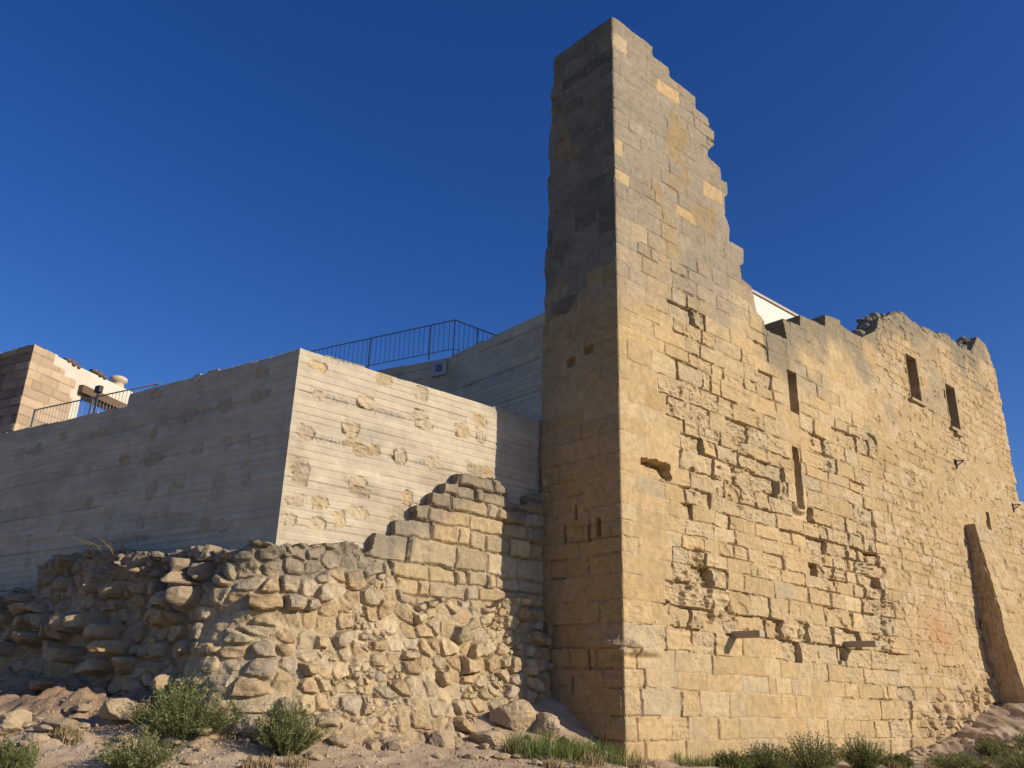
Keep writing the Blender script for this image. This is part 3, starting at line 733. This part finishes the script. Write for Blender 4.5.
b = MB(); b.box(d_r * ((o0 + o1) / 2) + n_r * .12 - n_r * .3 + Z * (oz - .18), d_r * (o1 - o0 + .5), n_r * .9, Z * .36); b.build('lintel_beam', M_WOOD, house)
for (px, py) in ((75, 358.5), (101, 369.5)):
    s_, z_ = hz(px, py); b = MB()
    for k in range(3): b.tube([d_r * (s_ + k * .30 - .30) - n_r * .30 + Z * (z_ - .16), d_r * (s_ + k * .30 - .30) + n_r * .06 + Z * (z_ - .22 - .05 * k)], .10 + .04 * (k % 2), 8)
    b.build('roof_tile', M_TILE, house, True)
s_, z_ = hz(126, 380)
b = MB()
rr = [(.30, -.9), (.30, -.3), (.28, -.12), (.40, -.08), (.42, .10), (.30, .18), (.08, .21)]
pts = [d_r * s_ - n_r * .45 + Z * (z_ + q) for _, q in rr]
b.tube(pts, [q for q, _ in rr], 18); b.build('round_chimney', plain_mat('cream_plaster', (.62, .52, .38), .9), house, True)
# floodlight over the shaded wall
fp = hit(98.5, 391, LO, nlc)
fl_ = tag(empty('floodlight', (fp[0], fp[1], fp[2] - .25)), 'small dark floodlight on a short post behind the shaded concrete wall', 'floodlight')
b = MB(); b.tube([-Z * .9, Z * .2], .03, 8); b.build('post', M_DARKSTEEL, fl_)
b = MB(); b.box(Z * .3, ld_ * .22, np.cross(ld_, Z) * .14, Z * .2); b.build('lamp_head', M_DARKSTEEL, fl_, bevel=.015)
# white building behind the long wall
WO = P0 + V * 5.5
(wa, wz0), (wb, wz1) = uz(754, 293, WO), uz(795, 317, WO)
wt_ = (wz0 + wz1) / 2
wh = tag(empty('white_building', P0 + V * 5.5 + U * (wa - 1)), 'plain white rendered building just showing behind the broken stone wall', 'building')
b = MB(); Lw = 10.5; b.box(U * Lw / 2 + V * 3 + Z * (wt_ / 2 + 1), U * Lw, V * 6, Z * (wt_ - 2)); b.build('white_wall', M_WHITE, wh)
b = MB(); b.box(U * Lw / 2 + V * 3 + Z * (wt_ + .055), U * (Lw + .16), V * 6.16, Z * .11); b.build('coping', plain_mat('pale_coping', (.55, .48, .42), .9), wh)

# ------------------------------------------------------------------ the old rubble wall
dl, dr = W60, U
nl_, nr_ = facedir(dl, RC), facedir(dr, RC)
Ll_, Lr_ = 13.0, 7.5
# filleted path
rf = 1.0; turn = math.acos(np.clip((-dl).dot(dr), -1, 1)); tl_ = rf * math.tan(turn / 2); al_ = rf * turn
cc_ = RC + dl * tl_ - nl_ * rf
def path(s):
    s = np.asarray(s); p = np.zeros(s.shape + (3,)); n = np.zeros(s.shape + (3,))
    a = s < -al_ / 2; b = s > al_ / 2; m_ = ~(a | b)
    p[a] = RC + dl * (tl_ - (s[a] + al_ / 2))[..., None]; n[a] = nl_
    p[b] = RC + dr * (tl_ + (s[b] - al_ / 2))[..., None]; n[b] = nr_
    f = ((s[m_] + al_ / 2) / al_)[..., None]
    nn_ = nl_ * (1 - f) + nr_ * f; nn_ /= np.linalg.norm(nn_, axis=-1)[..., None]
    n[m_] = nn_; p[m_] = cc_ + nn_ * rf
    return p, n
def rs_from_px(px, py):
    p = hit(px, py, RC, nr_); t = float(np.dot(p - RC, dr))
    if t > tl_ * .5: return t - tl_ + al_ / 2, float(p[2])
    p = hit(px, py, RC, nl_); t = float(np.dot(p - RC, dl)); return -(t - tl_ + al_ / 2), float(p[2])
top = [(0, 597), (20, 592), (44, 588), (46, 567), (60, 560), (80, 556), (100, 552), (125, 550), (150, 552), (172, 556), (200, 549), (222, 553), (238, 550), (250, 545), (277, 541), (300, 543), (330, 545), (345, 544), (358, 550), (373, 548), (375.6, 536),
       (396, 535), (397, 519.5), (416, 520), (416.6, 506), (432, 506), (433, 493), (444, 495), (444.5, 482.5), (457, 484), (458, 472.7), (500, 478.5), (501, 486), (509, 488), (510, 503), (526, 505), (527, 496), (542, 493)]
tp = [rs_from_px(*q) for q in top]
tp = [(-Ll_ - 1, tp[0][1])] + tp + [(Lr_ + 1, tp[-1][1])]
res = .026
rsS = np.concatenate([np.arange(-Ll_, -6, .045), np.arange(-6, Lr_ + .1, res)]); rsZ = np.arange(-.1, 8.6, res)
RS, RZ = np.meshgrid(rsS, rsZ)
rcs, rcz = np.meshgrid((rsS[:-1] + rsS[1:]) / 2, (rsZ[:-1] + rsZ[1:]) / 2)
jag = (fbm(rcs * 3.1, rcz * 3.1, 3) - .5) * .16
rmask = inpoly(rcs + jag * .5, rcz + jag * np.where(rcs > 2.9, .5, 1.6), tp + [(Lr_ + 1, -1), (-Ll_ - 1, -1)])
wx = RS + (fbm(RS * 2, RZ * 2, 3) - .5) * .22; wy = RZ + (fbm(RS * 2 + 9, RZ * 2, 3) - .5) * .18
va = voronoi(wx, wy, .30, 3, 1.25); vb = voronoi(wx + 5, wy + 3, .15, 4, 1.15)
rt = np.random.RandomState(6).rand(128 * 128, 6)
ra = rt[va[2]]; rb_ = rt[(vb[2] + 77) % (128 * 128)]
def stonebump(v, r, w):
    e = v[1] - v[0]; dome = sstep(0, w, e)
    return dome * (.45 + .55 * np.sqrt(np.clip(1 - v[0] ** 2 * 1.5, 0, 1))), e
ba_, ea = stonebump(va, ra, .24); bb_, eb = stonebump(vb, rb_, .3)
hr_ = np.zeros(RS.shape)
big = (fbm(RS * .5 + 2, RZ * .5, 2) + (ra[..., 5] - .5) * .5) > .29
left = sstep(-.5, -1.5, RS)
prot = np.where(ra[..., 0] > .76, .26, .125) * (0.15 + ra[..., 1])
hbig = ba_ * (prot + .03) + ((ra[..., 2] - .5) * va[3] + (ra[..., 3] - .5) * va[4]) * .15 * ba_
hsm = bb_ * (.05 + .08 * rb_[..., 1])
mlev = .02 + .075 * fbm(RS * .9 + 7, RZ * 1.1, 3)
hr_ = np.maximum(np.where(big, hbig, hsm), mlev * (.35 + .65 * sstep(.35, .6, fbm(RS * 1.7 + 3, RZ * 1.7, 2))))
mcov = np.where(big, hbig, hsm) < hr_ - .002
hr_ *= 1 + left * np.where(ra[..., 0] > .7, 1.5, -.1)
hr_ += (fbm(RS * 1.1, RZ * 1.3 + 5, 4) - .5) * (.22 + .35 * left) + (fbm(RS * 6, RZ * 6, 4) - .5) * .10 + (ridged(RS * 4, RZ * 6, 3) - .6) * .05
# coursed blocks in the stepped end
cb = [0]; rg = np.random.RandomState(31)
steps_z = sorted(set(round(q[1], 2) for q in tp if q[1] > 4.3))
cb = list(np.arange(2.9, 4.25, .33))
for a in [rs_from_px(396, 535)[1], rs_from_px(416, 519.7)[1], rs_from_px(432, 505.5)[1], rs_from_px(444, 494)[1], rs_from_px(457, 483.5)[1], rs_from_px(480, 476)[1]]: cb.append(a)
cb = sorted(cb); cb = [-1, 2.5] + cb + list(np.arange(cb[-1] + .4, 10, .4))
a_i, a_ds, a_dz, a_lu, a_lz, a_bs, a_bz, a_n = ashlar(RS, RZ, cb, rg, .45, 1.25, .035)
ar = rg.rand(a_n + 9, 7)[a_i]
aj = np.minimum(a_ds, a_dz)
ha = (ar[..., 0] - .5) * .12 + (fbm(RS * 3, RZ * 3, 4) - .5) * .09 - .07 * (1 - sstep(0, .06, aj)) + (ar[..., 1] - .5) * a_lu * .06 + (ar[..., 2] - .5) * a_lz * .06
wA = sstep(2.3, 3.1, RS + (fbm(RS, RZ, 2) - .5) * 1.6 + (RZ - 4.2) * .9) * sstep(3.0, 3.7, RZ + (fbm(RS * .8, RZ * .8 + 4, 2) - .5) * 1.2)
wA = (wA > .5).astype(float)
hr_ = hr_ * (1 - wA) + ha * wA
# batter and talus at the foot
zfoot = np.interp(RS, [-13, -4, -1, 0, 1.5, 4, 6, 7.5], [1.5, 1.4, .9, .75, .75, .8, 1.2, 1.6])
tal = np.interp(RS, [-13, -2, 0, 2, 3.6, 5.0, 7.5], [.25, .3, .35, .75, 1.0, .32, .12])
tt = np.clip(1 - (RZ - zfoot) / 2.6, 0, 1.4)
hr_ += tal * tt ** 1.8 + .12 * np.clip(4.3 - RZ, 0, 3) * (RS > -1) * .6
hr_ *= np.where(RS > 7.2, .6, 1)
pB, nB = path(RS)
RF = pB + nB * hr_[..., None]; RF[..., 2] = RZ + (fbm(RS * 2.1, RZ * 2.1 + 70, 3) - .5) * .06
RB = pB - nB * .34; RB[..., 2] = RZ
cR = np.empty(RS.shape + (3,)); cR[:] = (.46, .335, .185)
tones = np.array([[.49, .37, .22], [.53, .43, .285], [.45, .36, .235], [.48, .35, .205], [.45, .37, .265], [.51, .40, .24]])
cR = np.where(big[..., None], tones[(ra[..., 4] * 5.99).astype(int)], tones[(rb_[..., 4] * 5.99).astype(int)])
cR = cR * (.82 + .3 * np.where(big, ra[..., 3], rb_[..., 3]))[..., None]
mort = np.where(big, 1 - sstep(.02, .14, ea), 1 - sstep(.02, .16, eb))
cR = mixc(cR, (.48, .38, .255), np.maximum(mort * .8, mcov * .85))
ca = tones[(ar[..., 4] * 5.99).astype(int)] * (.85 + .25 * ar[..., 3])[..., None]
ca = mixc(ca, (.47, .40, .29), (1 - sstep(.0, .035, aj)) * .6)
cR = np.where((wA > .5)[..., None], ca, cR)
ztop = np.interp(RS, [q[0] for q in tp], [q[1] for q in tp])
gt = sstep(.75, .15, ztop - RZ + (fbm(RS * 1.6, RZ * 1.6, 3) - .5) * 1.0)
cR = mixc(cR, (.23, .205, .165), gt * .75)
cR = mixc(cR, (.36, .27, .175), left * .5)  # left stretch mixed darker, shade of that face painted into the stone
cR = mixc(cR, (.40, .28, .16), sstep(.6, -.1, RZ - zfoot) * .6)
rub = tag(empty('rubble_wall', RC), 'crumbling low wall of rough rubble with stepped broken end beside the tower', 'stone wall')
off = np.array([RC[0], RC[1], 0])
rub.location = off
sheet('rubble_masonry', RF - off, RB - off, rmask, cR, M_RUBBLE, rub, 0)
# earth fill / loose stones on its top left
rs = np.random.RandomState(15)
m = MB()
for _ in range(95):
    s_ = rs.uniform(-8.5, 2.0); p, n = path(np.array([s_])); z_ = np.interp(s_, [q[0] for q in tp], [q[1] for q in tp])
    lump(m, p[0] - off - n[0] * rs.uniform(-.1, .25) + Z * (z_ + rs.uniform(-.16, .0)), rs.uniform(.07, .20), rs)
m.build('coping_rubble', stone_mat('grey_rubble', (.30, .25, .19), 4, 30, .45, .6, .03), rub)

# ------------------------------------------------------------------ loose rocks
def at(px, d):            # point on the ground along a pixel column at horizontal distance d
    r = ray(px, 700); k = d / np.hypot(r[0], r[1]); return np.array([r[0] * k, r[1] * k])
def boulder(px, d, r, label, seed, group=None, squash=.75, sink=.3, mat=M_ROCK, seg=4):
    p = at(px, d); rs = np.random.RandomState(seed); m = MB(); lump(m, (0, 0, 0), r, rs, squash, seg)
    o = m.build('boulder', mat, None, False); o.location = (p[0], p[1], gz(*p) + r * squash * (1 - 2 * sink) * .5)
    tag(o, label, 'rock', group); return o
G = 'rocks fallen at the foot of the walls'
boulder(513, 19.0, .46, 'large tan boulder leaning in the corner between rubble wall and tower', 2, G, 1.0, .2)
boulder(545, 19.0, .38, 'second tan boulder lower on the scree right of the large boulder', 3, G, .9)
boulder(575, 18.7, .34, 'pale rock at the lower end of the scree against the tower foot', 4, G, .8)
boulder(488, 18.0, .34, 'flat tan rock just left below the large boulder', 5, G, .6)
boulder(445, 17.4, .30, 'rounded tan rock below the middle of the rubble wall', 6, G, .8)
boulder(398, 16.9, .28, 'pale rock at the dirt edge under the lit rubble wall', 7, G, .7)
boulder(345, 16.6, .26, 'tan rock right of the round bush on the dirt', 8, G, .7)
boulder(20, 17.6, .34, 'reddish rock on the earth bank at the far left', 10, G, .7)
boulder(75, 17.2, .42, 'broad reddish rock on the earth bank left of the big bush', 11, G, .6)
boulder(120, 17.0, .36, 'low rock behind the big bush on the earth bank', 12, G, .6)
boulder(45, 16.4, .22, 'small rock on the bank front near the left edge', 13, G, .6)
boulder(225, 16.7, .40, 'weathered grey rock at the wall foot between the two round bushes', 14, G, .8)
boulder(255, 16.4, .30, 'pointed grey rock at the left side of the round bush', 15, G, .9)
# many small ones that nothing tells apart
rs = np.random.RandomState(77); protos = []
for k in range(6):
    m = MB(); lump(m, (0, 0, 0), .1, rs, .7, 2); protos.append(m)
built = []
for k in range(190):
    zone = rs.rand(); big_ = 1
    if zone < .30: px, d = rs.uniform(330, 560), rs.uniform(16.4, 18.6)
    elif zone < .52: px, d = rs.uniform(-10, 270), rs.uniform(15.8, 18.3)
    elif zone < .68: px, d = rs.uniform(-10, 330), rs.uniform(14.6, 17.6)
    else: px, d = rs.uniform(900, 1030), rs.uniform(26, 32); big_ = 1.3
    p = at(px, d)
    if len(built) < 6: o = protos[len(built)].build('stone', M_ROCK); built.append(o)
    else: o = built[k % 6].copy(); COL.objects.link(o)
    s_ = rs.uniform(.4, 1.5) * (1.5 if rs.rand() < .2 else 1) * big_; o.scale = (s_, s_ * rs.uniform(.7, 1.1), s_ * .8); o.rotation_euler = (0, 0, rs.uniform(0, 6.3))
    o.location = (p[0], p[1], gz(*p) + .02 * s_)
    tag(o, 'small tan stone lying loose on the dry earth', 'stone', 'small stones scattered on the earth')
# gravel
m = MB(); rs = np.random.RandomState(78)
for k in range(6000):
    px, d = rs.uniform(-40, 1060), rs.uniform(13.5, 18.5)
    if px > 640: d += 6 * (px - 640) / 400
    p = at(px, d); r = rs.uniform(.010, .035) * (2 if rs.rand() < .05 else 1); z_ = gz(*p)
    a = rs.uniform(0, 6.3); c, s_ = math.cos(a) * r, math.sin(a) * r
    m.add([(p[0] + c, p[1] + s_, z_ - .01), (p[0] - s_, p[1] + c, z_ - .01), (p[0] - c * .9, p[1] - s_, z_ - .01), (p[0] + s_, p[1] - c, z_ - .01),
           (p[0] + c * .5, p[1] + s_ * .4, z_ + r * .8), (p[0] - c * .4, p[1] - s_ * .5, z_ + r * .7)],
          [(0, 1, 4), (1, 5, 4), (1, 2, 5), (2, 3, 5), (3, 4, 5), (3, 0, 4)])
g_ = m.build('gravel', M_ROCK); g_['kind'] = 'stuff'; g_['label'] = 'fine gravel and crumbs of stone on the dry earth'; g_['category'] = 'gravel'

# ------------------------------------------------------------------ plants
def shrub(name, px, d, w, hgt, label, group, mat, seed, stems=220, leaves=22, leaf=.045, droop=.25, thin=1.0):
    p = at(px, d); rs = np.random.RandomState(seed); t = empty(name, (p[0], p[1], gz(*p) - .03)); tag(t, label, 'shrub', group)
    sm = MB(); V_ = []; F_ = []
    for k in range(stems):
        a = rs.uniform(0, 6.283); rr = math.sqrt(rs.rand()); out = rr * w / 2
        b0 = np.array([math.cos(a) * out * .35, math.sin(a) * out * .35, 0])
        H = hgt * (1 - .55 * rr ** 2) * rs.uniform(.55, 1.1)
        tip = np.array([math.cos(a) * out + rs.normal() * .05, math.sin(a) * out + rs.normal() * .05, H])
        mid = b0 * .5 + tip * .5 + np.array([0, 0, H * droop * rs.uniform(.2, 1)])
        ts = np.linspace(0, 1, 6)[:, None]; c = (1 - ts) ** 2 * b0 + 2 * ts * (1 - ts) * mid + ts ** 2 * tip
        wv = np.cross(c[-1] - c[0], rs.normal(size=3)); wv = wv / (np.linalg.norm(wv) + 1e-6) * .004
        bidx = len(sm.v)
        vs = []; fs = []
        for i in range(6): vs += [c[i] - wv * (1.3 - i / 5), c[i] + wv * (1.3 - i / 5)]
        for i in range(5): fs.append((2 * i, 2 * i + 1, 2 * i + 3, 2 * i + 2))
        sm.add(vs, fs)
        for i in range(leaves):
            f = rs.uniform(.25, 1.0); q = (1 - f) ** 2 * b0 + 2 * f * (1 - f) * mid + f ** 2 * tip
            dr_ = (tip - b0) / (np.linalg.norm(tip - b0) + 1e-6) * .8 + rs.normal(size=3) * .55; dr_ /= np.linalg.norm(dr_)
            sd = np.cross(dr_, rs.normal(size=3)); sd /= np.linalg.norm(sd) + 1e-6
            L = leaf * rs.uniform(.6, 1.5); wd2 = L * .16 * thin; n0 = len(V_)
            V_ += [q, q + dr_ * L * .5 + sd * wd2, q + dr_ * L, q + dr_ * L * .5 - sd * wd2]; F_.append((n0, n0 + 1, n0 + 2, n0 + 3))
    sm.build('stems', M_STEM, t)
    np_mesh('foliage', np.array(V_), np.array(F_), mat, t, None, False)
    return t
def tuft(px, d, w, hgt, label, seed, n=420, mat=None, grp='green grass tufts along the foot of the walls'):
    p = at(px, d); rs = np.random.RandomState(seed); V_ = []; F_ = []
    for k in range(n):
        a = rs.uniform(0, 6.283); o = math.sqrt(rs.rand()) * w / 2; b0 = np.array([math.cos(a) * o, math.sin(a) * o * .6, 0])
        b0[2] = gz(p[0] + b0[0], p[1] + b0[1]) - gz(*p) - .03
        H = hgt * rs.uniform(.4, 1.1); ln = rs.normal(size=2) * .28 * H
        sd = np.array([math.cos(a * 7), math.sin(a * 7), 0]) * .007; n0 = len(V_)
        m1 = b0 + np.array([ln[0] * .35, ln[1] * .35, H * .6]); tp_ = b0 + np.array([ln[0], ln[1], H])
        V_ += [b0 - sd, b0 + sd, m1 + sd * .8, m1 - sd * .8, tp_ + sd * .15, tp_ - sd * .15]
        F_ += [(n0, n0 + 1, n0 + 2, n0 + 3), (n0 + 3, n0 + 2, n0 + 4, n0 + 5)]
    o = np_mesh('grass_tuft', np.array(V_), np.array(F_), mat or M_GRASS); o.location = (p[0], p[1], gz(*p))
    tag(o, label, 'grass', grp); return o
GS = 'feathery green shrubs on the dry earth'
shrub('shrub', 190, 16.5, 2.1, 1.0, 'widest feathery green bush on the bank left of centre', GS, M_LEAF, 1, 420, 26)
shrub('shrub', 291, 15.7, 1.3, .86, 'round upright green bush in front of the lit rubble wall corner', GS, M_LEAF, 2, 320, 26)
shrub('shrub', 148, 14.7, 1.25, .58, 'small pale bush in front of the widest bush', GS, M_LEAF, 3, 220, 22)
shrub('shrub', 8, 14.2, 1.0, .55, 'green bush cut by the left edge of the picture', GS, M_LEAFDARK, 4, 240, 22)
shrub('shrub', 178, 17.0, .7, .75, 'thin sparse shrub behind the widest bush at the wall foot', GS, M_LEAF, 5, 60, 18)
GB = 'dark shrubs along the foot of the long stone wall'
for k, (px, d, w, h_, lb) in enumerate(((728, 20.8, 1.1, .42, 'leftmost low shrub at the foot of the long wall'), (762, 21.6, 1.3, .62, 'narrow shrub second from the tower under the long wall'),
        (806, 22.3, 1.7, .85, 'tallest dark shrub under the first projecting beam'), (856, 23.6, 1.3, .78, 'dark shrub right of the tallest one by the wall foot'),
        (890, 24.6, .8, .36, 'small dark shrub where the smooth wall foot ends'), (952, 26.0, 1.9, .4, 'low spreading shrub on the slope below the buttress'),
        (1012, 27.0, 1.9, .65, 'green shrub at the right edge below the buttress'), (985, 29.5, 1.1, .5, 'small green shrub on the slope just under the buttress foot'), (1028, 30.0, 1.4, .7, 'shrub cut by the right edge above the other green shrub'))):
    shrub('shrub', px, d, w, h_, lb, GB, M_LEAFDARK if k not in (5, 6, 7, 8) else M_LEAF, 20 + k, 260, 22)
tuft(556, 17.7, 1.9, .42, 'tall bright grass tuft left of the tower corner', 40, 900)
tuft(606, 18.2, 1.3, .40, 'grass tuft at the tower corner foot', 41, 420)
tuft(690, 20.3, 1.0, .28, 'thin low grass right of the tower corner', 42, 240)
tuft(22, 15.6, .9, .25, 'short grass patch on the bank at the far left', 43, 260)
GD = 'dry straw coloured grass tufts on the earth'
for k in range(34):
    rr = np.random.RandomState(300 + k); px = [rr.uniform(-5, 330), rr.uniform(330, 640), rr.uniform(640, 930), rr.uniform(640, 1030)][k % 4]
    d = rr.uniform(14.4, 17) if px < 330 else rr.uniform(16, 18.2) if px < 640 else 19.6 + (px - 640) / 380 * 7 + rr.uniform(-1.5, .4)
    tuft(px, d, rr.uniform(.25, .5), rr.uniform(.12, .28), 'small dry straw coloured grass tuft on the bare earth', 300 + k, int(rr.uniform(80, 150)), M_DRYTWIG, GD)
# dry stalks on top of the rubble wall
s0, z0 = rs_from_px(121, 552); p, n = path(np.array([s0]))
dry = tag(empty('dry_plant', (p[0][0], p[0][1], z0 - .1)), 'dry straw coloured plant on top of the shaded rubble wall', 'plant')
m = MB(); rs = np.random.RandomState(9)
for k in range(26):
    a = rs.normal(size=2) * .18; H = rs.uniform(.12, .38); m.tube([(a[0] * .6, a[1] * .6, 0), (a[0], a[1], H * .6), (a[0] * 2, a[1] * 2, H)], [.008, .006, .003], 4)
m.tube([(-.6, .1, .05), (-.85, .2, .3)], [.03, .02], 6); m.tube([(.1, 0, 0), (-.12, .1, .42)], [.035, .02], 6)
m.build('stalks', M_DRYTWIG, dry)
